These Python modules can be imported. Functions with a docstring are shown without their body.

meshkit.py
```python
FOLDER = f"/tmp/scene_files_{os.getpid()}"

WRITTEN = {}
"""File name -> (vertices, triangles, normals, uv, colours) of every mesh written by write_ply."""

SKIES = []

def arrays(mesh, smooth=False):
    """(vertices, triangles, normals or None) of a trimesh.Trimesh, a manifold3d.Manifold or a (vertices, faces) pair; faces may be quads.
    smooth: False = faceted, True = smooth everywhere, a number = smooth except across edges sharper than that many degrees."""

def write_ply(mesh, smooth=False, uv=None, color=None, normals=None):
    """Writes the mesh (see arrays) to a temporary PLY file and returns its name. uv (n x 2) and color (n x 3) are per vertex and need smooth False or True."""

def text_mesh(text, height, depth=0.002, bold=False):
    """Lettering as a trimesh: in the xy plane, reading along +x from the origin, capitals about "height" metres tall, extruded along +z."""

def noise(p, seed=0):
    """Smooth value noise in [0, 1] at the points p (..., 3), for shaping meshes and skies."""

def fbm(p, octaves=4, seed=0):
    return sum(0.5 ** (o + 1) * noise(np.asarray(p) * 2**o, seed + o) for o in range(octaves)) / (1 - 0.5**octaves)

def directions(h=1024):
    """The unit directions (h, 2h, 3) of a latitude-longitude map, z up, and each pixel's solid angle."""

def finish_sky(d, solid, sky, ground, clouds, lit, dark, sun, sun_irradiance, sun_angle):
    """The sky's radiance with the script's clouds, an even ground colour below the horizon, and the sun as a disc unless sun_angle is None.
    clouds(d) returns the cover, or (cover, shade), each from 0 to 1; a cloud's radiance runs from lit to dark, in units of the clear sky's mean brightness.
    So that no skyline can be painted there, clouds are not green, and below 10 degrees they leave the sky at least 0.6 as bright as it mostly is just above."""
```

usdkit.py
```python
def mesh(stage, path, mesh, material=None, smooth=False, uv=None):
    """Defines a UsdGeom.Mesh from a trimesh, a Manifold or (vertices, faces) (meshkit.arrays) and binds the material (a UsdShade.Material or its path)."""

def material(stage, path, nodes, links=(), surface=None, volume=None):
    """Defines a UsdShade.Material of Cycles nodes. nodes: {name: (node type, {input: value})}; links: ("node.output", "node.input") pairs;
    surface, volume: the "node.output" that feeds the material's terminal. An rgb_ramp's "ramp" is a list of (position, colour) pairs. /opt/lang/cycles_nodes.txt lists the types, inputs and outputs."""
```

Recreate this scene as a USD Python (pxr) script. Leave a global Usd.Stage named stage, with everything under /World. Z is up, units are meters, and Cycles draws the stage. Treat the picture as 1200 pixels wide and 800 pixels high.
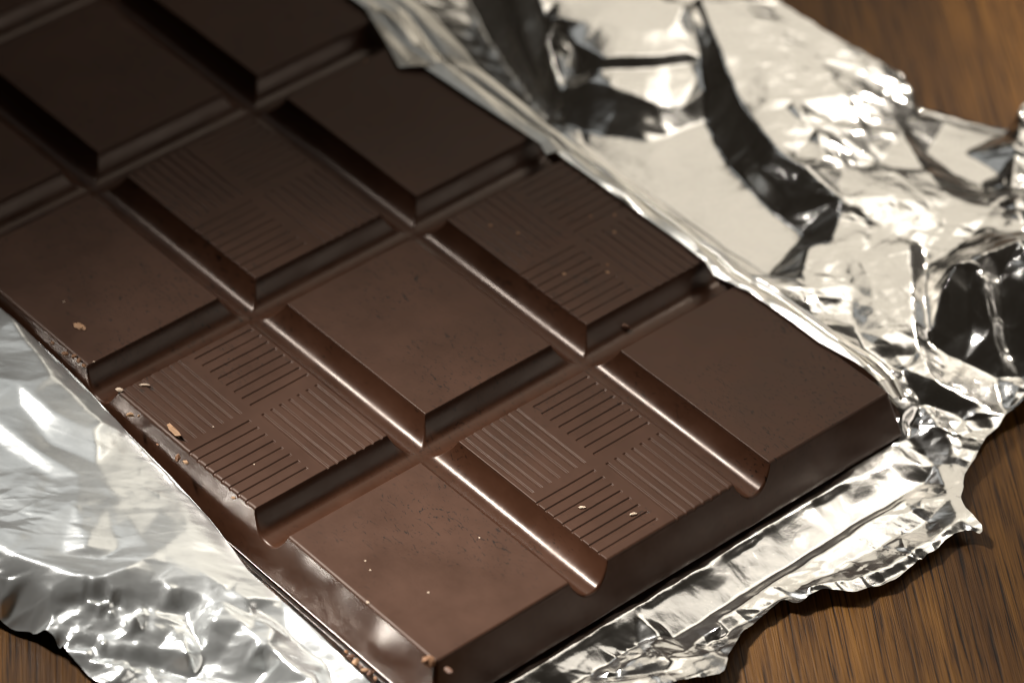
import math, random
import numpy as np
import trimesh
from scipy.interpolate import LinearNDInterpolator, NearestNDInterpolator
from scipy.ndimage import gaussian_filter, map_coordinates
from scipy.spatial import Delaunay, cKDTree
import shapely
from shapely.geometry import Polygon, LineString
import usdkit
from meshkit import noise, fbm
from pxr import Usd, UsdGeom, UsdLux, UsdShade, Gf, Sdf, Vt

stage = Usd.Stage.CreateInMemory()
UsdGeom.SetStageUpAxis(stage, UsdGeom.Tokens.z)
UsdGeom.SetStageMetersPerUnit(stage, 1.0)
UsdGeom.Xform.Define(stage, '/World')
UsdGeom.Scope.Define(stage, '/World/Looks')
MM = 0.001

# ------------------------------------------------------------------ camera, lamps, exposure
# bar frame in millimetres: x runs along the bar towards its near end, y across it, z up from the table
TOP = 9.0                                             # height of the bar's top face above the table
RIGHT = np.array([0.65994028, 0.75051473, 0.03473427])
DOWN = np.array([0.50777587, -0.41146732, -0.75687404])
FWD = np.array([-0.55375309, 0.51712889, -0.65263713])
CAM = np.array([225.76898963, -239.21064388, 310.11931853 + TOP])
FPX = 4753.602                                        # focal length in pixels of a 1200 wide picture
cam = UsdGeom.Camera.Define(stage, '/World/camera')
M = np.eye(4)
M[0, :3], M[1, :3], M[2, :3], M[3, :3] = RIGHT, -DOWN, -FWD, CAM * MM
cam.AddTransformOp().Set(Gf.Matrix4d(M.tolist()))
cam.CreateHorizontalApertureAttr(36.0)
cam.CreateVerticalApertureAttr(24.0)
cam.CreateFocalLengthAttr(36.0 * FPX / 1200.0)
cam.CreateClippingRangeAttr(Gf.Vec2f(0.01, 20.0))
cam.CreateFStopAttr(19.0)
FOCUS = np.array([-30.0, -18.0, TOP])
cam.CreateFocusDistanceAttr(float((FOCUS - CAM) @ FWD) * MM)
cam.CreateExposureAttr(0.0)


def rect_light(name, direction, dist, w, h, intensity, color, aim=(-45, 10, 4)):
    d = np.array(direction, float); d /= np.linalg.norm(d)
    pos = np.array(aim, float) + d * dist
    zx = d
    xx = np.cross([0, 0, 1.0], zx); xx /= np.linalg.norm(xx)
    yy = np.cross(zx, xx)
    L = UsdLux.RectLight.Define(stage, '/World/' + name)
    m = np.eye(4); m[0, :3], m[1, :3], m[2, :3], m[3, :3] = xx, yy, zx, pos * MM
    L.AddTransformOp().Set(Gf.Matrix4d(m.tolist()))
    L.CreateWidthAttr(w * MM); L.CreateHeightAttr(h * MM)
    L.CreateIntensityAttr(intensity); L.CreateColorAttr(Gf.Vec3f(*color))
    return L


def spot_light(name, direction, dist, radius, intensity, color, cone, soft, aim):
    d = np.array(direction, float); d /= np.linalg.norm(d)
    pos = np.array(aim, float) + d * dist
    xx = np.cross([0, 0, 1.0], d); xx /= np.linalg.norm(xx)
    L = UsdLux.SphereLight.Define(stage, '/World/' + name)
    m = np.eye(4); m[0, :3], m[1, :3], m[2, :3], m[3, :3] = xx, np.cross(d, xx), d, pos * MM
    L.AddTransformOp().Set(Gf.Matrix4d(m.tolist()))
    L.CreateRadiusAttr(radius * MM); L.CreateIntensityAttr(intensity); L.CreateColorAttr(Gf.Vec3f(*color))
    sh = UsdLux.ShapingAPI.Apply(L.GetPrim())
    sh.CreateShapingConeAngleAttr(cone); sh.CreateShapingConeSoftnessAttr(soft)
    return L


spot_light('snooted_lamp', (-0.55, -0.22, 0.80), 420, 38, 430.0, (1.0, 0.96, 0.90), 7.4, 1.0, (-8, -24, 4))
rect_light('back_softbox', (-0.48, 0.52, 0.71), 370, 185, 400, 0.80, (1.0, 0.91, 0.76), (-7, 54, 4))
rect_light('side_softbox', (-0.08, 0.56, 0.82), 420, 250, 220, 1.0, (1.0, 0.93, 0.82), (-20, 62, 4))
rect_light('fill_softbox', (0.76, 0.52, 0.38), 600, 420, 260, 1.3, (1.0, 0.92, 0.82), (-10, 10, 4))
rect_light('ceiling_softbox', (-0.55, 0.26, 0.79), 380, 130, 200, 0.34, (0.96, 1.0, 1.0), (-40, -50, 4))
spot_light('rear_lamp', (0.05, 0.60, 0.80), 420, 28, 330.0, (1.0, 0.92, 0.80), 8.5, 1.0, (-26, 104, 0))
dome = UsdLux.DomeLight.Define(stage, '/World/room_light')
dome.CreateIntensityAttr(0.005); dome.CreateColorAttr(Gf.Vec3f(1.0, 0.82, 0.62))


def at(px, py, z):
    """The point at height z (mm above the table) that a 1200 x 800 pixel shows."""
    d = FWD + RIGHT * ((px - 600) / FPX) + DOWN * ((py - 400) / FPX)
    return CAM + d * ((z - CAM[2]) / d[2])


# ------------------------------------------------------------------ helpers
used = {}


def numbered(path):
    n = used.get(path, 0); used[path] = n + 1
    return path if n == 0 else f'{path}_{n:03d}'


def tag(prim, label=None, cat=None, group=None, kind=None):
    for k, v in (('label', label), ('category', cat), ('group', group), ('kind', kind)):
        if v:
            prim.SetCustomDataByKey(k, v)
    return prim


def xform(name, loc=(0, 0, 0)):
    x = UsdGeom.Xform.Define(stage, numbered('/World/' + name))
    x.AddTranslateOp().Set(Gf.Vec3d(*[float(c) * MM for c in loc]))
    return x.GetPrim()


def put(name, v, f, mat, parent=None, normals=None, smooth=True, loc=(0, 0, 0)):
    """One Mesh prim from millimetre vertices."""
    path = numbered((str(parent.GetPath()) if parent else '/World') + '/' + name)
    v = np.asarray(v, float)
    if normals is None:
        m = usdkit.mesh(stage, path, (v * MM, f), mat, smooth=smooth)
    else:
        m = usdkit.mesh(stage, path, (v * MM, f), mat, smooth=False)
        m.CreateNormalsAttr(Vt.Vec3fArray.FromNumpy(np.asarray(normals, np.float32)))
        m.SetNormalsInterpolation('vertex')
    return m.GetPrim()


def mat(name, nodes, links, surface='p.BSDF'):
    return usdkit.material(stage, '/World/Looks/' + name, nodes, links, surface=surface)


# ------------------------------------------------------------------ materials
def chocolate(name, rough_top, rough_low, scuff):
    return mat(name, {
        'g': ('geometry', {}),
        'z': ('separate_xyz', {}),
        'zr': ('map_range', {'from_min': (TOP - 0.30) * MM, 'from_max': (TOP - 0.14) * MM, 'to_min': rough_low, 'to_max': rough_top, 'clamp': True}),
        'n1': ('noise_texture', {'scale': 160.0, 'detail': 5.0, 'roughness': 0.6}),
        'n2': ('noise_texture', {'scale': 900.0, 'detail': 4.0, 'roughness': 0.65}),
        'st': ('mapping', {'scale': (620.0, 1500.0, 900.0), 'rotation': (0.0, 0.0, 1.1)}),
        'n3': ('noise_texture', {'scale': 1.0, 'detail': 3.0, 'roughness': 0.65, 'distortion': 2.2}),
        'nr': ('rgb_ramp', {'ramp': [(0.0, (0.0, 0.0, 0.0)), (0.33, (0.0, 0.0, 0.0)), (0.42, (1.0, 1.0, 1.0)), (1.0, (1.0, 1.0, 1.0))]}),
        'c1': ('rgb_ramp', {'ramp': [(0.3, (0.037, 0.0145, 0.0074)), (0.7, (0.051, 0.0200, 0.0102))]}),
        'np': ('noise_texture', {'scale': 70.0, 'detail': 2.0}),
        'mp': ('map_range', {'from_min': 0.43, 'from_max': 0.62, 'to_min': 0.0, 'to_max': scuff * 2.0, 'clamp': True}),
        'sc': ('mix_color', {'a': (1, 1, 1)}),
        'c2': ('mix_color', {'blend_type': 'multiply', 'fac': 1.0}),
        'r1': ('map_range', {'from_min': 0.3, 'from_max': 0.7, 'to_min': -0.07, 'to_max': 0.07}),
        'r2': ('math', {'math_type': 'add'}),
        'b1': ('bump', {'distance': 0.00012, 'strength': 0.22}),
        'b2': ('bump', {'distance': 0.00003, 'strength': 0.25}),
        'p': ('principled_bsdf', {'ior': 1.5, 'specular_ior_level': 0.40, 'specular_tint': (1.0, 0.86, 0.77)}),
    }, [('g.position', 'z.vector'), ('z.z', 'zr.value'), ('g.position', 'n1.vector'), ('g.position', 'n2.vector'), ('g.position', 'st.vector'), ('st.vector', 'n3.vector'),
        ('n1.fac', 'c1.fac'), ('n3.fac', 'nr.fac'), ('g.position', 'np.vector'), ('np.fac', 'mp.value'), ('mp.result', 'sc.fac'), ('nr.color', 'sc.b'), ('c1.color', 'c2.a'), ('sc.result', 'c2.b'), ('c2.result', 'p.base_color'),
        ('n1.fac', 'r1.value'), ('r1.result', 'r2.value1'), ('zr.result', 'r2.value2'), ('r2.value', 'p.roughness'),
        ('n1.fac', 'b1.height'), ('n2.fac', 'b2.height'), ('b1.normal', 'b2.normal'), ('b2.normal', 'p.normal')])


CHOC = chocolate('dark_chocolate', 0.50, 0.31, 0.6)
CHOC_SIDE = chocolate('dark_chocolate_side', 0.36, 0.33, 0.25)


def foil(name, rough, tint, bump, scale, metal=1.0):
    return mat(name, {
        'g': ('geometry', {}),
        'n1': ('noise_texture', {'scale': scale, 'detail': 4.0, 'roughness': 0.6}),
        'n2': ('noise_texture', {'scale': 220.0, 'detail': 3.0, 'roughness': 0.5}),
        'r': ('map_range', {'from_min': 0.3, 'from_max': 0.7, 'to_min': rough * 0.9, 'to_max': rough * 1.12}),
        'b': ('bump', {'distance': 0.00008, 'strength': bump}),
        'p': ('principled_bsdf', {'base_color': tint, 'metallic': metal}),
    }, [('g.position', 'n1.vector'), ('g.position', 'n2.vector'), ('n2.fac', 'r.value'), ('r.result', 'p.roughness'), ('n1.fac', 'b.height'), ('b.normal', 'p.normal')])


FOIL_SHINY = foil('bright_foil', 0.19, (0.90, 0.885, 0.86), 0.25, 1400.0)
FOIL_MATTE = foil('matte_foil', 0.25, (0.885, 0.905, 0.90), 0.10, 1100.0, 0.80)
FOIL_LIP = foil('worn_foil', 0.33, (0.84, 0.81, 0.75), 0.25, 1100.0)

CRUMB = mat('crumb_brown', {
    'o': ('object_info', {}),
    'c': ('rgb_ramp', {'ramp': [(0.0, (0.16, 0.075, 0.035)), (0.5, (0.28, 0.14, 0.07)), (1.0, (0.42, 0.25, 0.14))]}),
    'p': ('principled_bsdf', {'roughness': 0.7}),
}, [('o.random', 'c.fac'), ('c.color', 'p.base_color')])
CRUMB_DARK = mat('crumb_dark', {'p': ('principled_bsdf', {'base_color': (0.12, 0.055, 0.03), 'roughness': 0.6})}, [])
CRUMB_PALE = mat('crumb_pale', {'p': ('principled_bsdf', {'base_color': (0.62, 0.48, 0.36), 'roughness': 0.7})}, [])

a, b = at(905, 640, 0), at(938, 800, 0)
GRAIN = math.atan2(b[1] - a[1], b[0] - a[0])
WOOD = mat('oiled_wood', {
    'g': ('geometry', {}),
    'm0': ('mapping', {'rotation': (0.0, 0.0, -GRAIN)}),
    'm1': ('mapping', {'scale': (9.0, 170.0, 170.0)}),
    'n1': ('noise_texture', {'scale': 1.0, 'detail': 6.0, 'roughness': 0.6, 'distortion': 0.5}),
    'm2': ('mapping', {'scale': (60.0, 2400.0, 2400.0)}),
    'n2': ('noise_texture', {'scale': 1.0, 'detail': 4.0, 'roughness': 0.65, 'distortion': 0.3}),
    'm3': ('mapping', {'scale': (9.0, 42.0, 42.0)}),
    'n3': ('noise_texture', {'scale': 1.0, 'detail': 3.0, 'roughness': 0.5}),
    'c': ('rgb_ramp', {'ramp': [(0.28, (0.074, 0.030, 0.0055)), (0.45, (0.138, 0.063, 0.011)), (0.58, (0.196, 0.093, 0.018)), (0.75, (0.262, 0.131, 0.029))]}),
    'pr': ('rgb_ramp', {'ramp': [(0.36, (0.09, 0.07, 0.055)), (0.46, (0.62, 0.58, 0.54)), (0.6, (1, 1, 1))]}),
    'tn': ('rgb_ramp', {'ramp': [(0.3, (0.50, 0.45, 0.42)), (0.7, (1.2, 1.12, 1.02))]}),
    'x1': ('mix_color', {'blend_type': 'multiply', 'fac': 1.0}),
    'x2': ('mix_color', {'blend_type': 'multiply', 'fac': 1.0, 'use_clamp': False}),
    'b': ('bump', {'distance': 0.0004, 'strength': 0.5}),
    'p': ('principled_bsdf', {'roughness': 0.5, 'ior': 1.45, 'specular_ior_level': 0.35}),
}, [('g.position', 'm0.vector'), ('m0.vector', 'm1.vector'), ('m0.vector', 'm2.vector'), ('m0.vector', 'm3.vector'), ('m1.vector', 'n1.vector'), ('m2.vector', 'n2.vector'), ('m3.vector', 'n3.vector'),
    ('n1.fac', 'c.fac'), ('n2.fac', 'pr.fac'), ('n3.fac', 'tn.fac'), ('c.color', 'x1.a'), ('pr.color', 'x1.b'), ('x1.result', 'x2.a'), ('tn.color', 'x2.b'), ('x2.result', 'p.base_color'),
    ('n2.fac', 'b.height'), ('b.normal', 'p.normal')])

# ------------------------------------------------------------------ the table
tb = trimesh.creation.box([1500, 1100, 28]); tb.apply_translation([-60, 40, -14])
tag(put('table_top', tb.vertices, tb.faces, WOOD, smooth=False), 'brown oiled wooden table top under the opened foil', 'table top', kind='structure')

# ------------------------------------------------------------------ the chocolate bar
PU, PV, GU, GV = 31.0943, 25.0, 5.8203, 5.6584        # pitch and groove width along and across
AU, AV = (PU - GU) / 2, (PV - GV) / 2                 # half sizes of a square's flat top
THICK, DRAFT, FIL = 6.6, 1.75, 0.42
ROWS, COLS = 5, 3
UE, VE = -GU / 2, 1.5 * PV - GV / 2                   # near end edge, long edge
UF = -ROWS * PU + GU / 2                              # far end edge


def smax(a, b, k):
    h = np.clip(0.5 + 0.5 * (a - b) / k, 0, 1)
    return b + (a - b) * h + k * h * (1 - h)


def smin(a, b, k):
    return -smax(-a, -b, k)


def smooth01(t):
    t = np.clip(t, 0, 1)
    return t * t * (3 - 2 * t)


def groove(x, w):
    """Depth of the groove at signed distance x outside the flat top's edge (x > 0 is in the groove, its middle at w / 2)."""
    c = np.abs(x - w / 2)
    cove = -2.65 * np.maximum(1 - np.minimum(c / (w / 2), 1) ** 2.1, 0) ** 0.52
    vee = smax(-2.85 + 0.14 * c * c, (c - w / 2) * 1.9, 1.5)
    return np.where(c < w / 2, 0.4 * cove + 0.6 * np.minimum(vee, 0), (c - w / 2) * 3.0)


LINES = []                                            # engraved basket weave: (axis, position, start, end) in a square's own frame
for i in range(7):
    LINES.append((0, -AV + 0.80 + i * 1.31, -AU - 1, -0.75))
    LINES.append((0, 0.95 + i * 1.31, 0.75, AU + 1))
for i in range(8):
    LINES.append((1, -AU + 1.15 + i * 1.47, 0.75, AV - 0.35))
    LINES.append((1, 0.85 + i * 1.47, -AV - 1, -0.85))


def plateau(x, y, patterned, seed):
    p = np.stack([x * 0.11, y * 0.11, np.full_like(x, seed * 7.3)], -1)
    h = 0.10 * (fbm(p, 3, seed) - 0.45)
    h = h + 0.03 * np.minimum(1, np.maximum(np.abs(x) / AU, np.abs(y) / AV) ** 4)       # a hair of a raised rim from the mould
    if patterned:
        rg = np.random.default_rng(seed)
        for ax, c, s, e in LINES:
            along, across = (x, y) if ax == 0 else (y, x)
            d = np.abs(across - c - 0.03 * (noise(np.stack([along * 0.8, np.full_like(along, c), np.full_like(along, seed)], -1), 3) - 0.5))
            t = np.clip((along - s) / 0.14, 0, 1) * np.clip((e - along) / 0.14, 0, 1)
            h = h - (0.13 + 0.03 * rg.random()) * t * smooth01((0.26 - d) / 0.16)
    return h


def nodes(half, a, lines_pos, lines_end, coarse):
    x = list(np.linspace(-a + 0.4, a - 0.4, coarse))
    for s in (-1, 1):
        x += [s * (a - 0.4 + k) for k in (0.1, 0.18, 0.26, 0.31, 0.35, 0.38, 0.40, 0.415, 0.43, 0.45, 0.48, 0.52, 0.57, 0.64, 0.72, 0.82)]
        x += [s * k for k in np.linspace(a + 0.54, half, 17)]
    for c in lines_pos:
        x += [c + k for k in (-0.30, -0.265, -0.235, -0.205, -0.17, -0.135, -0.105, 0.0, 0.105, 0.135, 0.17, 0.205, 0.235, 0.265, 0.30)]
    for c in lines_end:
        x += [c + k for k in (-0.2, -0.14, -0.07, 0.0, 0.07, 0.14, 0.2)]
    x = np.unique(np.round([c for c in x if abs(c) <= half + 1e-9], 4))
    keep = [x[0]]
    for c in x[1:]:
        if c - keep[-1] > 0.012 or c == x[-1]:
            keep.append(c)
    keep[-1] = half
    keep[0] = -half
    return np.array(keep)


NU = {q: nodes(PU / 2, AU, sorted({l[1] for l in LINES if l[0] == 1}) if q else [], [-0.75, 0.75] if q else [], 30) for q in (0, 1)}
NV = {q: nodes(PV / 2, AV, sorted({l[1] for l in LINES if l[0] == 0}) if q else [], [0.75, -0.85, AV - 0.35] if q else [], 24) for q in (0, 1)}
# neighbours share their border nodes: the grooves' nodes along a border come from the union of both kinds
NU_ALL = np.unique(np.round(np.concatenate([NU[0], NU[1]]), 4)); NV_ALL = np.unique(np.round(np.concatenate([NV[0], NV[1]]), 4))


def round_corner(P, r=0.6):
    """Rounds the bar's upright corners."""
    P = P.copy()
    for su, ue in ((1, UE), (-1, UF)):
        for sv in (1, -1):
            off = DRAFT * np.clip((TOP - P[:, 2]) / THICK, 0, 1)
            a_ = su * (P[:, 0] - ue) - off + r
            b_ = sv * P[:, 1] - VE - off + r
            k = (a_ > 0) & (b_ > 0)
            if k.any():
                m = np.maximum(a_[k], b_[k]); l = np.hypot(a_[k], b_[k])
                f_ = m / l
                P[k, 0] += su * (a_[k] * f_ - a_[k]); P[k, 1] += sv * (b_[k] * f_ - b_[k])
    return P


pieces = []                                           # (kind, row, col, vertices, faces)


def grid_faces(n, m, flip=False):
    i = np.arange(n * m).reshape(n, m)
    q = np.stack([i[:-1, :-1], i[1:, :-1], i[1:, 1:], i[:-1, 1:]], -1).reshape(-1, 4)
    f = np.vstack([q[:, [0, 1, 2]], q[:, [0, 2, 3]]])
    return f[:, ::-1] if flip else f


def top_height(x, y, row, col, pat, seed):
    """Height of the top at the square's own x, y (0 = the flat top)."""
    h = plateau(x, y, pat, seed)
    hu = groove(np.maximum(np.abs(x) - AU, -3.0), GU)
    hv = groove(np.maximum(np.abs(y) - AV, -3.0), GV)
    big = np.full_like(x, 9.0)
    if row == 1: hu = np.where(x > 0, big, hu)
    if row == ROWS: hu = np.where(x < 0, big, hu)
    if col == 1: hv = np.where(y < 0, big, hv)
    if col == COLS: hv = np.where(y > 0, big, hv)
    return smin(smin(hu, hv, 0.12), h, 0.30)


edge_profile = {}                                     # heights along the bar's outline, for the walls


def outer(nodes_, a, sign):
    """The nodes of a tile that ends at the bar's outline: nothing beyond the flat top's edge, then the fillet's steps (kept as angles)."""
    n = nodes_[nodes_ < a - FIL - 0.05] if sign > 0 else nodes_[nodes_ > -a + FIL + 0.05]
    return n


FA = np.radians([0, 18, 36, 54, 72, 90])
for row in range(1, ROWS + 1):
    for col in range(1, COLS + 1):
        pat = (row + col) % 2 if row < 4 else 0
        cu, cv = -(row - 1) * PU - PU / 2, (col - 2) * PV
        seed = row * 10 + col
        nu, nv = NU_ALL if pat else NU[0], NV_ALL if pat else NV[0]
        au = np.zeros(len(nu)); av = np.zeros(len(nv))     # fillet angle of each node
        if row == 1:
            nu = outer(nu, AU, 1); au = np.r_[np.zeros(len(nu)), FA]; nu = np.r_[nu, np.full(6, AU)]
        if row == ROWS:
            nu = outer(nu, AU, -1); au = np.r_[-FA[::-1], np.zeros(len(nu))]; nu = np.r_[np.full(6, -AU), nu]
        if col == COLS:
            nv = outer(nv, AV, 1); av = np.r_[np.zeros(len(nv)), FA]; nv = np.r_[nv, np.full(6, AV)]
        if col == 1:
            nv = outer(nv, AV, -1); av = np.r_[-FA[::-1], np.zeros(len(nv))]; nv = np.r_[np.full(6, -AV), nv]
        eu = np.zeros(len(nu), bool); ev = np.zeros(len(nv), bool)
        if row == 1: eu[-6:] = True
        if row == ROWS: eu[:6] = True
        if col == COLS: ev[-6:] = True
        if col == 1: ev[:6] = True
        X, Y = np.meshgrid(nu, nv, indexing='ij')
        Hs = top_height(X, Y, row, col, pat, seed)
        Z = TOP + Hs
        A_, B_ = np.meshgrid(au, av, indexing='ij')
        EU, EV = np.meshgrid(eu, ev, indexing='ij')
        off = DRAFT * (-Hs) / THICK
        # across the fillets: step inwards by FIL (1 - sin) and down by FIL (1 - cos)
        sa, sb = np.sin(np.abs(A_)), np.sin(np.abs(B_))
        Xw = X + np.where(EU, np.sign(X) * (off - FIL * (1 - sa)), 0)
        Yw = Y + np.where(EV, np.sign(Y) * (off - FIL * (1 - sb)), 0)
        both = EU & EV
        drop = np.where(both, np.sqrt(np.minimum(1, sa ** 2 + sb ** 2)), np.maximum(np.where(EU, sa, 0), np.where(EV, sb, 0)))
        Z = Z - FIL * (1 - np.sqrt(np.maximum(0, 1 - drop ** 2)))
        P = np.stack([Xw + cu, Yw + cv, Z], -1).reshape(-1, 3)
        pieces.append(['square', row, col, P, grid_faces(len(nu), len(nv))])
        P3 = P.reshape(len(nu), len(nv), 3)
        if row == 1: edge_profile[('near', col)] = P3[-1]
        if row == ROWS: edge_profile[('far', col)] = P3[0]
        if col == 1: edge_profile[('left', row)] = P3[:, 0]
        if col == COLS: edge_profile[('right', row)] = P3[:, -1]

Q = np.r_[0, 0.06, 0.15, 0.3, 0.5, 0.7, 0.86, 0.94, 0.985, 1.0]


def wall(line, side):
    """A drafted wall that hangs from a line of points on the bar's outline down to the base."""
    n = len(line)
    V = np.zeros((n, len(Q), 3))
    zb = TOP - THICK
    for j, q in enumerate(Q):
        z = line[:, 2] * (1 - q) + zb * q
        o = DRAFT * (TOP - z) / THICK - 0.25 * max(0, (q - 0.86) / 0.14) ** 2
        u, v = line[:, 0].copy(), line[:, 1].copy()
        o0 = DRAFT * (TOP - line[:, 2]) / THICK
        if side in ('near', 'far'):
            u += (o - o0) * (1 if side == 'near' else -1)
            lim = VE
            t = np.clip((np.abs(v) - lim + 1.5) / 1.5, 0, 1)
            v += np.sign(v) * (o - o0) * t
        else:
            v += (o - o0) * (1 if side == 'right' else -1)
            tn = np.clip((u - UE + 1.5) / 1.5, 0, 1); tf = np.clip((UF - u + 1.5) / 1.5, 0, 1)
            u += (o - o0) * (tn - tf)
        w = 0.05 * (fbm(np.stack([u * 0.12, v * 0.12, z * 0.25], -1), 3, 5) - 0.45) * np.sin(np.pi * min(1, q * 1.0))
        if side in ('near', 'far'): u += w
        else: v += w
        V[:, j] = np.stack([u, v, z], -1)
    return V.reshape(-1, 3), grid_faces(n, len(Q), flip=side in ('left', 'far'))


for side, keys in (('near', range(1, COLS + 1)), ('far', range(1, COLS + 1)), ('left', range(ROWS, 0, -1)), ('right', range(ROWS, 0, -1))):
    line = np.vstack([edge_profile[(side, k)] for k in keys])
    order = np.argsort(line[:, 1 if side in ('near', 'far') else 0], kind='stable')
    line = line[order]
    keep = np.r_[True, np.linalg.norm(np.diff(line, axis=0), axis=1) > 1e-4]
    v, f = wall(line[keep], side)
    pieces.append(['wall', side, 0, v, f])

for p in pieces:
    p[3] = round_corner(p[3])
# one set of normals for the whole bar, so that the pieces meet without a seam
allv = np.vstack([p[3] for p in pieces])
key = np.round(allv / 0.004).astype(np.int64)
_, inv = np.unique(key, axis=0, return_inverse=True); inv = inv.ravel()
acc = np.zeros((inv.max() + 1, 3)); o = 0
for p in pieces:
    v, f = p[3], p[4]
    fn = np.cross(v[f[:, 1]] - v[f[:, 0]], v[f[:, 2]] - v[f[:, 0]])
    if p[0] == 'square' and fn[:, 2].sum() < 0:
        p[4] = f = f[:, ::-1]; fn = -fn
    if p[0] == 'wall':
        ax = {'near': (0, 1), 'far': (0, -1), 'left': (1, -1), 'right': (1, 1)}[p[1]]
        if fn[:, ax[0]].sum() * ax[1] < 0:
            p[4] = f = f[:, ::-1]; fn = -fn
    for k in range(3):
        np.add.at(acc, inv[o + f[:, k]], fn)
    o += len(v)
acc /= np.maximum(np.linalg.norm(acc, axis=1, keepdims=True), 1e-12)
bar = xform('chocolate_bar')
tag(bar, 'dark chocolate bar of large squares, some engraved with basket weave lines, lying on foil', 'chocolate bar')
o = 0
side_v, side_f, side_n, so = [], [], [], 0
for kind, row, col, v, f in pieces:
    n = acc[inv[o:o + len(v)]]; o += len(v)
    if kind == 'square':
        pr = put('square', v, f, CHOC, bar, normals=n)
        if (row + col) % 2 and row < 4:
            tag(pr, 'square engraved with a basket weave of fine lines')
    else:
        side_v.append(v); side_f.append(f + so); side_n.append(n); so += len(v)
bz = TOP - THICK
bot = np.array([[UE + DRAFT - 0.3, -VE - DRAFT + 0.3, bz], [UE + DRAFT - 0.3, VE + DRAFT - 0.3, bz], [UF - DRAFT + 0.3, VE + DRAFT - 0.3, bz], [UF - DRAFT + 0.3, -VE - DRAFT + 0.3, bz]])
side_v.append(bot); side_f.append(np.array([[0, 2, 1], [0, 3, 2]]) + so); side_n.append(np.tile([0, 0, -1.0], (4, 1)))
put('base', np.vstack(side_v), np.vstack(side_f), CHOC_SIDE, bar, normals=np.vstack(side_n))


# ------------------------------------------------------------------ the foil
class Facets:
    """A crumpled height field: random heights joined by flat triangles, drawn out along one direction."""

    def __init__(self, step, seed, angle=0.0, stretch=1.0, box=(-140, 60, -90, 130)):
        self.c, self.s, self.stretch, self.step = math.cos(angle), math.sin(angle), stretch, step
        rg = np.random.default_rng(seed)
        self.box = box
        x0, x1, y0, y1 = box
        cs = self.turn(np.array([[x0, y0], [x1, y0], [x0, y1], [x1, y1]], float))
        lo, hi = cs.min(0) - step, cs.max(0) + step
        g = np.stack(np.meshgrid(np.arange(lo[0], hi[0], step), np.arange(lo[1], hi[1], step), indexing='ij'), -1).reshape(-1, 2)
        g = g + rg.uniform(-0.48, 0.48, g.shape) * step
        self.f = LinearNDInterpolator(g, rg.normal(0, 1, len(g)), fill_value=0.0)

    def turn(self, p):
        return np.stack([(p[:, 0] * self.c + p[:, 1] * self.s) / self.stretch, -p[:, 0] * self.s + p[:, 1] * self.c], -1)

    def __call__(self, p):
        return self.f(self.turn(p))


class Ridges(Facets):
    """Thin crease lines where a faceted field changes sign, fading in and out along their length."""

    def __call__(self, p):
        f = self.f(self.turn(p))
        m = fbm(np.column_stack([p * 0.22, np.full(len(p), 4.7)]), 2, 77)
        return np.exp(-np.abs(np.nan_to_num(f)) / 0.10) * np.clip((m - 0.30) * 4, 0, 1)


def warp(p, amount, scale, seed):
    q = np.column_stack([p * scale, np.zeros(len(p))])
    return p + amount * np.column_stack([fbm(q, 2, seed) - 0.4, fbm(q, 2, seed + 9) - 0.4])


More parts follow.
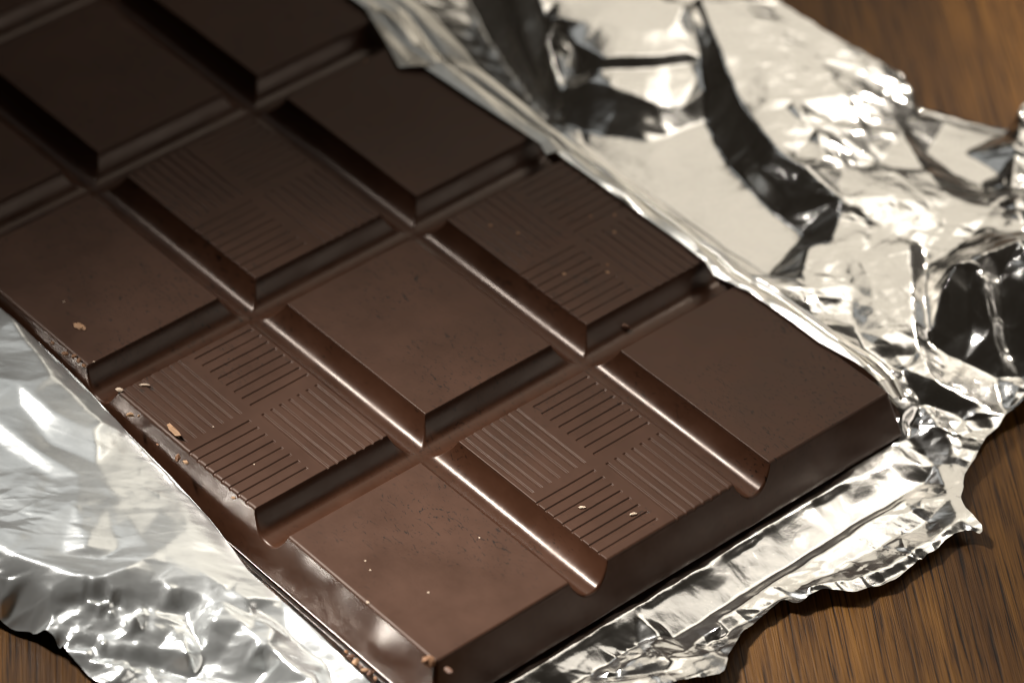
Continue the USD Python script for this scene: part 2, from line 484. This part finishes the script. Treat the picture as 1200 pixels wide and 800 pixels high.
def field(ctrl, outline, h, blur, layers, seed, fine_gain=1.0):
    """A sheet over the outline (world x, y): the control heights joined by planes, softened by blur (mm), plus crumples scaled by each control's amount."""
    c = np.array(ctrl, float)
    poly = Polygon(outline).buffer(0)
    x0, y0, x1, y1 = poly.bounds
    gx, gy = np.arange(x0 - 2, x1 + 2, h), np.arange(y0 - 2, y1 + 2, h)
    G = np.stack(np.meshgrid(gx, gy, indexing='ij'), -1).reshape(-1, 2)
    lin, near = LinearNDInterpolator(c[:, :2], c[:, 2:4]), NearestNDInterpolator(c[:, :2], c[:, 2:4])
    Z = lin(warp(G, 0.8, 0.35, seed) * 0.5 + G * 0.5)
    bad = np.isnan(Z[:, 0]); Z[bad] = near(G[bad])
    base = gaussian_filter(Z[:, 0].reshape(len(gx), len(gy)), blur / h)
    amp = gaussian_filter(Z[:, 1].reshape(len(gx), len(gy)), 1.5 / h)
    cr = np.zeros(len(G))
    for (fc, a_, wob) in layers:
        cr += a_ * fc(warp(G, wob, 0.35, seed + 3))
    cr = gaussian_filter(cr.reshape(len(gx), len(gy)), 0.06 / h)
    H = base + amp * cr
    H = np.maximum(H, 0.15 + 0.05 * np.abs(cr))
    # points: jittered grid inside plus the outline
    inside = shapely.contains_xy(poly.buffer(-0.6 * h), G[:, 0], G[:, 1])
    ring = LineString(list(poly.exterior.coords))
    ts = np.arange(0, ring.length, h)
    R_ = np.array([ring.interpolate(t).coords[0] for t in ts])
    P = np.vstack([G[inside], R_])
    T = Delaunay(P).simplices
    cen = P[T].mean(1)
    T = T[shapely.contains_xy(poly, cen[:, 0], cen[:, 1])]
    z = map_coordinates(H, [(P[:, 0] - gx[0]) / h, (P[:, 1] - gy[0]) / h], order=1, mode='nearest')
    V = np.column_stack([P, z])
    n = np.cross(V[T[:, 1]] - V[T[:, 0]], V[T[:, 2]] - V[T[:, 0]])
    T[n[:, 2] < 0] = T[n[:, 2] < 0][:, ::-1]
    return V, T


def pix(pts):
    return [tuple(at(x, y, z)) + (a_,) for x, y, z, a_ in pts]


def ragged(pts, amount, seed):
    """A torn, wavy edge: the outline resampled with small random offsets."""
    ring = LineString(pts)
    ts = np.arange(0, ring.length, 0.8)
    P = np.array([ring.interpolate(t).coords[0][:2] for t in ts])
    q = np.column_stack([P * 0.5, np.zeros(len(P))])
    return P + amount * np.column_stack([fbm(q, 3, seed) - 0.45, fbm(q, 3, seed + 1) - 0.45])


wrapper = xform('foil_wrapper')
tag(wrapper, 'crumpled silver foil wrapper opened out flat under the chocolate bar', 'foil wrapper')
F5, F2, F1 = Facets(4.2, 1, 0.9, 1.5), Facets(1.8, 2, 0.4, 1.8), Facets(0.75, 3, 1.2, 1.6)

# right side and near end, one sheet
def line(*pts, amp=0.1, step=5.0):
    """Control points along a crease: pixel and height, evenly spaced."""
    P = np.array([at(*p) for p in pts]); out = []
    for p, q in zip(P[:-1], P[1:]):
        n = max(1, int(np.linalg.norm(q - p) / (step * 0.1)))
        out += [tuple(p + (q - p) * k / n) + (amp,) for k in range(n)]
    return out + [tuple(P[-1]) + (amp,)]


out_px = [(560, 860, .3), (700, 845, 1), (800, 800, 1.5), (817, 791, 2), (845, 785, 2.2), (861, 753, 2), (873, 739, 1.5), (891, 726, 1.2), (915, 704, 1.5), (935, 709, 1.0), (955, 695, 1.5), (1002, 695, 1.5), (1043, 678, 1.5),
          (1070, 660, 1.5), (1094, 646, 1.5), (1114, 627, 1.5), (1134, 621, 1.7), (1152, 624, 2), (1151, 612, 2.2), (1138, 600, 2.2), (1129, 588, 2), (1126, 560, 1.8), (1144, 537, 2), (1151, 520, 2.5), (1178, 486, 3), (1200, 469, 3.5), (1290, 420, 4),
          (1300, 280, 6), (1290, 150, 6), (1215, 105, 7), (1197, 125, 7), (1186, 150, 5), (1180, 156, 4.5), (1140, 146, 4), (1080, 130, 4.5), (1072, 125, 5.6), (1069, 105, 6.8), (1055, 88, 7.3), (1035, 74, 8.2), (1000, 55, 9.0), (970, 38, 9.6), (940, 18, 9.8), (905, -2, 10.2), (860, -30, 10.4), (700, -110, 10.4)]
o2 = [tuple(at(*p))[:2] for p in out_px]
o2 += [(-125, 80), (-125, 36.15), (-2.0, 36.15), (-1.35, 35.5), (-1.35, -34)]
ring = np.vstack([ragged([o2[i] for i in range(len(out_px))], 0.9, 4), o2[len(out_px):]])
ctrl = []
ctrl += line(*out_px[-10:-2], amp=.35) + line(*out_px[5:25], amp=.5) + line(*out_px[30:35], amp=.3)
# near end: a rolled edge under the bar, a slope down from it, then crumples out to the torn edge
ctrl += [(-1.3, v_, 2.1, .1) for v_ in np.arange(-40, 36, 2.0)] + [(-0.3, v_, 2.45 + 0.1 * math.sin(v_ * 0.9), .15) for v_ in np.arange(-40, 28, 2.0)] + [(0.5, v_, 1.95 + 0.12 * math.sin(v_ * 0.5), .12) for v_ in np.arange(-40, 34, 2.0)]
ctrl += [(2.6, v_, 1.15, .05) for v_ in np.arange(-6, 34, 2.0)] + [(4.6, v_, .5, .06) for v_ in np.arange(-6, 36, 2.0)]
ctrl += [(3.2, v_, .7, .5) for v_ in np.arange(-40, -9, 2.5)] + [(5.0, v_, 2.0, .9) for v_ in np.arange(-40, -9, 3)]
ctrl += [(6.2 - 0.02 * v_, v_, 1.35, .25) for v_ in np.arange(-2, 30, 1.0)] + [(8.2 + 0.05 * v_, v_, .85, .6) for v_ in np.arange(-4, 30, 1.5)] + [(10.6 + 0.05 * v_, v_, 1.7, .7) for v_ in np.arange(0, 30, 1.5)]
ctrl += line((950, 690, 1.9), (1000, 676, 2.1), (1045, 660, 2.1), (1090, 632, 2.1), (1115, 615, 2.0), amp=.6)
ctrl += line((1095, 545, 1.4), (1112, 575, 1.8), (1125, 605, 2.2), (1140, 618, 2.2), amp=.6)
ctrl += line((875, 735, 2.3), (850, 775, 2.4), (820, 786, 2.0), amp=.5) + line((790, 770, 2.2), (825, 742, 1.4), (850, 730, 2.3), amp=.7) + line((700, 800, 1.2), (750, 770, 2.2), (780, 740, 1.2), amp=.9)
# corner
ctrl += pix([(1065, 500, 2, 1), (1080, 470, 4, 1.3), (1100, 450, 5.5, .8), (1120, 480, 3.5, .9), (1150, 470, 4.2, .8), (1200, 450, 4.5, .8), (1060, 440, 5, 1.2), (1110, 520, 2.5, 1.1), (1140, 505, 2.6, .9), (1100, 500, 3.2, 1.1)])
# standing dark facet at the right
ctrl += line((1088, 400, 4.6), (1110, 418, 4.0), (1140, 430, 3.8), (1168, 442, 3.6), (1195, 442, 3.8), amp=.25)
ctrl += line((1092, 385, 6.0), (1106, 342, 9.0), (1122, 308, 11.2), (1145, 298, 11.8), (1168, 292, 12.2), (1195, 280, 13.0), amp=.6)
ctrl += line((1147, 312, 11.3), (1154, 350, 9.3), (1164, 390, 6.9), (1176, 432, 4.5), amp=.3) + line((1170, 312, 10.6), (1174, 350, 8.4), (1180, 400, 5.6), amp=.4) + line((1135, 330, 9.6), (1141, 380, 6.6), amp=.55) + line((1160, 330, 9.9), (1166, 370, 7.4), amp=.7)
ctrl += pix([(1230, 330, 12, .8), (1230, 430, 5, .8), (1280, 300, 8, .8)])
# grey upright folds behind the bar's end
ctrl += line((945, 292, 7.4), (938, 330, 7.2), (950, 372, 7.0), amp=.6) + line((975, 282, 7.6), (990, 330, 7.0), (1000, 372, 6.6), (1012, 408, 6.2), amp=.5)
ctrl += line((1012, 278, 7.9), (1022, 320, 7.5), (1024, 360, 7.2), (1040, 400, 6.4), amp=.4) + line((1066, 288, 8.0), (1070, 330, 7.8), (1071, 370, 7.2), (1076, 405, 6.2), amp=.25) + line((1084, 300, 6.9), (1086, 350, 6.2), (1090, 390, 5.4), amp=.4)
# blazing white slope above them
ctrl += line((985, 250, 7.9), (1030, 272, 7.6), (1080, 285, 7.5), (1120, 290, 7.8), amp=.55) + line((985, 205, 8.4), (1030, 190, 7.5), (1056, 165, 6.7), amp=.4) + line((1056, 152, 6.8), (1078, 190, 7.0), (1105, 222, 7.4), (1125, 240, 7.7), (1165, 240, 7.6), amp=.3)
ctrl += pix([(1060, 235, 8.4, .5), (1100, 260, 7.9, .5), (1150, 265, 8.0, .5)])
# big smooth panel
ctrl += line((685, 172, 4.3), (740, 212, 4.3), (800, 255, 4.3), (860, 298, 4.4), (900, 322, 4.5), amp=.05) + line((690, 158, 4.6), (730, 162, 4.7), (768, 168, 4.8), (800, 152, 4.9), (826, 142, 5.0), amp=.05)
ctrl += line((828, 142, 5.0), (838, 166, 4.95), (855, 195, 4.9), (882, 224, 4.85), (910, 252, 4.8), (940, 276, 4.9), amp=.08) + line((940, 280, 4.9), (925, 300, 4.7), (905, 322, 4.6), amp=.15)
# the dark riser to the right of it
ctrl += line((806, 6, 9.2), (815, 35, 8.9), (822, 66, 8.5), (826, 105, 7.4), (828, 140, 5.0), amp=.08)
ctrl += line((817, -6, 11.5), (832, 30, 11.3), (846, 62, 10.8), (858, 95, 10.2), (868, 122, 9.4), (884, 142, 9.5), (905, 165, 9.8), (935, 190, 9.8), (985, 232, 8.7), amp=.2)
ctrl += line((850, 132, 7.5), (868, 172, 6.8), (893, 200, 7.6), (925, 232, 6.9), (958, 254, 6.5), amp=.7)
# light, crumpled back flap
ctrl += line((840, 0, 11.4), (880, 60, 10.6), (905, 110, 10.0), amp=.3) + line((905, 10, 10.0), (950, 60, 9.6), (990, 110, 9.4), amp=.55)
ctrl += pix([(870, 20, 10.9, .2), (930, 120, 9.8, .6), (960, 160, 9.2, .65), (1000, 90, 8.6, .65), (1030, 110, 7.6, .65), (1010, 150, 8.0, .65), (1045, 130, 7.0, .6), (970, 190, 8.8, .6)])
ctrl += line((1070, 128, 5.5), (1062, 145, 6.4), amp=.3) + line((1080, 134, 4.8), (1130, 150, 4.6), (1175, 162, 4.8), amp=.12) + line((1085, 180, 5.2), (1120, 205, 5.4), (1150, 215, 5.5), (1172, 205, 5.3), amp=.15) + pix([(1130, 180, 5.0, .1)])
ctrl += line((1195, 140, 6.4), (1190, 180, 7.0), (1188, 230, 8.2), (1200, 260, 9.5), amp=.8)
# panels and dark triangles at the upper left of it
ctrl += line((660, 148, 3.8), (690, 156, 4.4), amp=.15) + line((655, 130, 4.4), (690, 120, 6.2), (718, 101, 8.0), (760, 117, 7.6), (800, 131, 6.1), (824, 139, 5.2), amp=.2)
ctrl += line((719, 102, 8.0), (735, 128, 6.7), (752, 157, 5.2), amp=.05) + line((690, 95, 7.6), (715, 98, 8.1), amp=.1)
ctrl += line((704, 81, 8.3), (750, 80, 8.2), (806, 75, 8.0), (818, 92, 7.6), amp=.06) + line((650, 36, 8.6), (672, 52, 9.0), (710, 67, 9.4), (760, 66, 9.2), (806, 61, 8.9), amp=.05)
ctrl += line((652, 60, 5.6), (668, 92, 5.4), (700, 82, 8.1), amp=.08)
ctrl += line((648, 22, 10.2), (700, 24, 10.3), (740, 36, 10.0), (772, 55, 9.3), amp=.1) + line((640, 0, 10.2), (720, 5, 10.4), (800, 0, 10.4), amp=.05) + line((776, 51, 9.4), (790, 30, 9.9), (803, 8, 10.3), amp=.05)
ctrl += line((628, -20, 11.0), (634, 10, 10.2), (646, 60, 7.4), (656, 110, 5.0), (659, 140, 4.0), amp=.3) + line((540, -20, 2.6), (575, 50, 2.4), (620, 115, 2.4), (645, 142, 2.6), amp=.15) + line((598, -20, 7.6), (618, 50, 5.4), (643, 118, 3.9), amp=.15) + line((588, -20, 7.2), (608, 50, 5.0), (640, 124, 3.4), amp=.15)
ctrl += pix([(700, -60, 10.4, .2), (900, -60, 10, .3), (500, -60, 3, .4)])
ctrl += [(u_, 36.2, 2.5, .2) for u_ in np.arange(-125, -1, 4)] + [(u_, 37.6, 8.2, .2) for u_ in np.arange(-125, -8, 4)] + [(u_, 38.8, 7.4, .2) for u_ in np.arange(-125, -40, 4)] + [(-7, 37.2, 6, .4), (-3, 37.5, 3.5, .5), (-1, 36.5, 2.0, .3)]
V, T = field(ctrl, ring, 0.18, 0.20, [(F5, 0.42, 0.4), (F2, 0.20, 0.3), (F1, 0.045, 0.2), (Ridges(2.6, 51, 0.8, 1.5), 0.16, 0.2)], 7)
nrm = np.zeros_like(V); fn = np.cross(V[T[:, 1]] - V[T[:, 0]], V[T[:, 2]] - V[T[:, 0]])
for k in range(3): np.add.at(nrm, T[:, k], fn)
nrm /= np.maximum(np.linalg.norm(nrm, axis=1, keepdims=True), 1e-12)
cen = V[T].mean(1)
end = (cen[:, 1] < 36.0 + 0.9 * (cen[:, 0] + 1.5)) & (cen[:, 0] > -1.6)
for name, sel in (('end_flap', end), ('side_flap', ~end)):
    ids, ff = np.unique(T[sel], return_inverse=True)
    tag(put(name, V[ids], ff.reshape(-1, 3), FOIL_SHINY, wrapper, normals=nrm[ids]), 'torn flat strip of foil beyond the near end of the bar' if name == 'end_flap' else 'mirror bright flap with dark folds beyond the long right edge')

# left flap
out_px = [(-60, 290, 8.10), (-20, 340, 8.00), (0, 361, 7.80), (40, 396, 7.60), (70, 424, 7.30), (100, 453, 6.90), (150, 507, 6.50), (200, 557, 6.10), (250, 612, 5.70), (290, 667, 5.30), (330, 703, 4.90), (380, 747, 4.50), (430, 793, 4.10), (490, 850, 1.80),
          (480, 900, 1.00), (200, 900, 0.60), (130, 815, 0.60), (105, 795, 0.80), (70, 764, 0.80), (40, 748, 0.80), (0, 731, 0.80), (-60, 700, 0.80), (-140, 650, 0.80), (-160, 480, 3.50)]
o2 = [tuple(at(*p))[:2] for p in out_px]
i0 = 14
ring = np.vstack([np.array(o2[:i0]), ragged(o2[i0:], 0.9, 14)])
ctrl = pix([p + (.12,) for p in out_px[:i0]] + [p + (.8,) for p in out_px[i0:]] + [
    (15, 372, 8.40, .1), (60, 440, 8.70, .1), (120, 495, 8.10, .1),
    (60, 560, 7.40, .22), (-50, 420, 8.00, .2), (-50, 520, 7.50, .2), (140, 590, 7.50, .22), (220, 620, 6.90, .22), (40, 610, 7.70, .22), (100, 640, 7.70, .22), (200, 660, 7.10, .15), (270, 690, 6.10, .15), (0, 640, 7.50, .3), (50, 662, 7.40, .2), (110, 678, 7.50, .2), (180, 652, 7.50, .15), (290, 705, 5.80, .2),
    (60, 690, 6.10, .5), (0, 670, 6.10, .6), (130, 705, 6.40, .5), (200, 690, 6.50, .3), (160, 720, 6.10, .6), (250, 725, 5.90, .5), (320, 735, 5.50, .3), (300, 760, 4.90, .6), (220, 760, 4.70, .9), (120, 750, 4.10, 1.1), (60, 725, 3.90, 1.0), (0, 705, 3.80, .9), (370, 785, 4.10, .6), (160, 795, 1.20, .9), (260, 800, 1.60, .9), (-60, 620, 7.00, .3), (400, 830, 1.50, .6),
])
ctrl += line((15, 376, 8.4), (60, 436, 8.6), (118, 492, 8.0), amp=.05) + line((22, 448, 8.7), (60, 482, 8.5), (112, 506, 8.0), amp=.03) + line((25, 476, 8.0), (60, 521, 7.6), (115, 543, 7.4), amp=.05)
ctrl += line((-20, 480, 8.1), (50, 532, 7.9), (98, 560, 7.6), amp=.05) + line((-20, 505, 7.5), (10, 528, 7.5), (62, 560, 7.4), amp=.08)
ctrl += line((-30, 628, 7.6), (50, 660, 7.5), (112, 677, 7.5), (150, 664, 7.7), (182, 647, 7.5), (235, 668, 6.8), (292, 702, 6.0), amp=.12)
ctrl += line((-30, 656, 6.0), (60, 690, 5.9), (118, 702, 6.2), (180, 676, 6.7), (235, 697, 5.9), (300, 722, 5.1), amp=.25)
ctrl += line((40, 640, 7.4), (120, 655, 7.0), (165, 630, 7.3), amp=.08) + line((88, 588, 7.9), (130, 592, 7.6), (220, 602, 6.4), amp=.12)
rq = np.random.default_rng(8)
for k in range(16):
    x0, y0 = rq.uniform(-20, 250), rq.uniform(700, 790)
    if y0 > 745 + 0.10 * x0 + 20: continue
    z0 = np.interp(y0 - 0.10 * x0, [690, 770], [5.6, 1.5]) + rq.uniform(-0.35, 0.45)
    n = rq.uniform(50, 130); sl = rq.uniform(-0.1, 0.35)
    ctrl += line((x0, y0, z0), (x0 + n * 0.5, y0 + n * 0.5 * sl + rq.uniform(-4, 4), z0 + rq.uniform(-.3, .3)), (x0 + n, y0 + n * sl, z0 - 0.3), amp=.6)
ctrl += line((302, 712, 4.9), (340, 745, 4.0), (382, 778, 3.2), amp=.2) + line((264, 706, 6.2), (300, 745, 5.4), (350, 786, 4.8), (392, 815, 4.2), amp=.15)
FL4, FL2, FL1 = Facets(3.0, 11, 0.85, 2.4), Facets(1.3, 12, 0.85, 3.0), Facets(0.6, 13, 0.7, 2.4)
V, T = field(ctrl, ring, 0.18, 0.24, [(FL4, 0.30, 0.4), (FL2, 0.25, 0.3), (FL1, 0.08, 0.15), (Ridges(3.4, 52, 0.85, 2.6), 0.26, 0.2), (Ridges(1.5, 53, 0.7, 3.0), 0.12, 0.1)], 21)
tag(put('matte_flap', V, T, FOIL_MATTE, wrapper), 'pale matte flap of foil on the left, wrinkled towards its outer edge')
# the inner face of the left fold, from its crest down under the bar
crest = np.array([at(*p) for p in out_px[:i0]])
ln = LineString(crest[:, :2]); ts = np.arange(0, ln.length, 0.3)
cx = np.array([ln.interpolate(t).coords[0] for t in ts]); cz = np.interp(cx[:, 0], crest[:, 0], crest[:, 2])
rows_ = []
for q in np.linspace(0, 1, 14):
    y = cx[:, 1] * (1 - q) + np.maximum(cx[:, 1] + 0.5, -33.0 - 3.3) * q
    z = (cz - 0.02) * (1 - q) + 1.8 * q
    w = np.column_stack([cx[:, 0] * 0.3, np.full(len(ts), q * 3), np.zeros(len(ts))])
    rows_.append(np.column_stack([cx[:, 0], y + 0.5 * math.sin(math.pi * q) * (fbm(w, 3, 31) - 0.6), z]))
iv = np.array(rows_).transpose(1, 0, 2).reshape(-1, 3)
put('inner_fold', iv, grid_faces(len(ts), 14), FOIL_SHINY, wrapper)

# lip of foil that lies against the bar's right edge
px_in = [(330, -60, 9.80), (395, -14, 9.70), (428, 10, 9.50), (440, 30, 9.40), (455, 55, 9.35), (468, 80, 9.30), (480, 68, 9.40), (520, 95, 9.35), (560, 122, 9.30), (600, 147, 9.30), (632, 168, 9.30), (640, 182, 9.25), (652, 180, 9.30), (700, 214, 9.30), (760, 258, 9.25), (800, 286, 9.25), (826, 308, 9.25), (836, 324, 9.10), (850, 330, 9.25), (880, 344, 9.25), (920, 372, 9.25), (960, 402, 9.25), (1000, 424, 9.20), (1012, 432, 9.20), (1030, 448, 8.50), (1047, 468, 6.50)]
px_out = [(420, -60, 9.50), (470, -10, 9.50), (505, 15, 9.50), (525, 38, 9.50), (545, 60, 9.50), (560, 80, 9.50), (575, 92, 9.50), (600, 112, 9.50), (620, 128, 9.50), (640, 146, 9.50), (660, 160, 9.50), (675, 172, 9.50), (688, 182, 9.50), (730, 214, 9.50), (780, 250, 9.50), (820, 280, 9.50), (850, 298, 9.50), (870, 316, 9.40), (890, 330, 9.50), (920, 348, 9.50), (955, 372, 9.40), (990, 398, 9.30), (1020, 416, 9.10), (1032, 425, 8.80), (1052, 445, 7.70), (1062, 468, 5.50)]
Ai, Bo = np.array([at(*p) for p in px_in]), np.array([at(*p) for p in px_out])
tt = np.linspace(0, 1, len(Ai)); tn = np.linspace(0, 1, 520)
Ai = np.column_stack([np.interp(tn, tt, Ai[:, k]) for k in range(3)]); Bo = np.column_stack([np.interp(tn, tt, Bo[:, k]) for k in range(3)])
lip = np.zeros((len(tn), 26, 3))
for j, q in enumerate(np.linspace(0, 1, 26)):
    lip[:, j] = Ai * (1 - q) + Bo * q
    lip[:, j, 2] += 0.25 * math.sin(math.pi * min(1, q * 1.4)) - 0.5 * math.exp(-((q - 0.62) / 0.07) ** 2)
flat = lip.reshape(-1, 3)
FR = Facets(1.5, 41, -0.05, 4.0)
flat[:, 2] += 0.16 * np.nan_to_num(FR(flat[:, :2])) * np.tile(np.sin(np.pi * np.linspace(0.08, 1, 26)), len(tn)) + 0.12
tag(put('folded_lip', flat, grid_faces(len(tn), 26), FOIL_LIP, wrapper), 'narrow folded lip of foil lying along the right edge of the bar')
# the part that lies under the bar
bv = np.array([[-140, -36.6, 2.0], [-1.2, -36.6, 2.0], [-1.2, 36.4, 2.0], [-140, 36.4, 2.0]])
put('base_sheet', bv, np.array([[0, 1, 2], [0, 2, 3]]), FOIL_SHINY, wrapper, smooth=False)


# ------------------------------------------------------------------ crumbs
def crumb(p, size, seed, label, group=None, material=None, ratio=(1, 0.6, 0.45), turn=0.0):
    rg = np.random.default_rng(seed)
    s = trimesh.creation.icosphere(1)
    s.vertices += np.random.default_rng(seed + 500).normal(0, 0.10, s.vertices.shape)
    n = fbm(s.vertices * 1.6 + seed * 3.1, 3, seed) + 0.25 * noise(s.vertices * 4 + seed, seed)
    v = s.vertices * (0.55 + 0.8 * n[:, None]) * np.array(ratio) * size / 2
    c, sn = math.cos(turn), math.sin(turn)
    v = v @ np.array([[c, sn, 0], [-sn, c, 0], [0, 0, 1]])
    v[:, 2] -= v[:, 2].min() + 0.02
    pr = put('chocolate_crumb', v + np.array(p), s.faces, material or CRUMB, smooth=25)
    tag(pr, label, 'crumb', group)


def left_wall(px, py):
    """The point on the bar's long left wall that a pixel shows."""
    for z in np.arange(TOP, TOP - THICK, -0.05):
        p = at(px, py, z)
        if p[1] > -VE - DRAFT * (TOP - z) / THICK:
            continue
        return p + np.array([0, -0.05, -0.1])
    return at(px, py, TOP)


crumb(at(93, 383, TOP), 1.7, 1, 'flat tan chocolate flake lying alone on the plain left square', ratio=(1, .5, .15), turn=0.3)
crumb(at(205, 508, TOP), 2.4, 2, 'long tan shaving on the edge of the engraved left square', ratio=(1, .32, .3), turn=-0.05)
crumb(at(169, 452, TOP), 1.2, 3, 'short pale sliver across the engraved lines of the left square', ratio=(1, .28, .25), turn=0.9, material=CRUMB_PALE)
crumb(at(140, 458, TOP), 0.9, 4, 'pale chip on the upper left corner of the engraved left square', turn=0.5, material=CRUMB_PALE)
crumb(at(502, 779, TOP - .5), 1.5, 5, 'round tan crumb at the near corner of the bar', ratio=(1, .9, .8))
crumb(at(521, 783, TOP - 1.2) + np.array([.6, 0, 0]), 1.2, 6, 'brown crumb on the near end wall beside the round tan one', material=CRUMB_DARK)
crumb(at(732, 386, TOP - 2.5), 1.3, 7, 'dark chip standing in the groove above the plain right square', material=CRUMB_DARK, ratio=(1, .5, .6), turn=0.4)
crumb(at(682, 595, TOP), 0.8, 8, 'tiny pale flake on the engraved near square, the one nearer its left edge', ratio=(1, .4, .3), turn=0.9, material=CRUMB_PALE)
crumb(at(742, 603, TOP), 0.8, 9, 'tiny pale flake on the engraved near square, the one nearer its lower right', ratio=(1, .45, .35), turn=1.3, material=CRUMB_PALE)
places = {
    'plain': ('tan crumb on the left wall just under the edge of the plain left square', 'crumbs on the wall under the plain left square'),
    'upper': ('small tan crumb on the left wall near the upper corner of the engraved left square', 'crumbs on the wall near the upper engraved corner'),
    'pair': ('tan crumb of the pair on the left wall halfway along the engraved left square', 'pair of crumbs under the engraved left square'),
}
for i, (x, y, s, w) in enumerate([(62, 402, .9, 'plain'), (77, 415, 1.3, 'plain'), (87, 418, 1.1, 'plain'), (93, 423, 1.2, 'plain'), (99, 429, 1.0, 'plain'), (153, 487, 1.4, 'upper'), (163, 487, .6, 'upper'), (209, 537, 1.6, 'pair'), (218, 542, 1.2, 'pair')]):
    crumb(left_wall(x, y), s * 0.6, 20 + i, places[w][0], places[w][1], turn=i * 0.8, ratio=(1, .65, .6))
crumb(left_wall(274, 583), 0.55, 31, 'pale crumb stuck among the ends of the engraved lines at the left edge', turn=0.8)
crumb(left_wall(185, 520), 0.35, 32, 'tiny lone speck low on the left wall between the two tan clusters', turn=0.3)
crumb(left_wall(431, 706), 0.4, 33, 'tiny pale chip on the left edge of the plain near square', material=CRUMB_PALE)
for i, (x, y) in enumerate([(406, 764), (412, 770), (417, 776), (423, 781), (428, 786), (434, 790), (440, 795)]):
    crumb(at(x, y, 3.7), 0.6 + 0.2 * (i % 3), 40 + i, 'reddish brown crumb wedged between the left foil fold and the bar corner', 'crumbs between foil and bar', material=CRUMB_DARK if i % 2 else None, turn=i)
for i, (x, y) in enumerate([(575, 265), (607, 274), (692, 254), (720, 253), (720, 273), (712, 311), (712, 320), (661, 322), (428, 72)]):
    on = 'plain far right square beside the foil lip' if i == 8 else 'blurred engraved right square'
    crumb(at(x, y, TOP - (.1)), 0.45, 60 + i, 'tiny tan speck on the ' + on, None if i == 8 else 'specks on the engraved right square', ratio=(1, .8, .5))
for i, (x, y) in enumerate([(428, 657), (434, 668), (502, 694), (562, 630), (110, 424), (75, 354), (298, 544), (250, 500)]):
    on = 'plain near square' if i < 4 else 'plain left square' if i < 6 else 'engraved left square'
    crumb(at(x, y, TOP), 0.22, 80 + i, 'tiny pale speck on the ' + on, 'specks on the ' + on, material=CRUMB_PALE, ratio=(1, .8, .5))
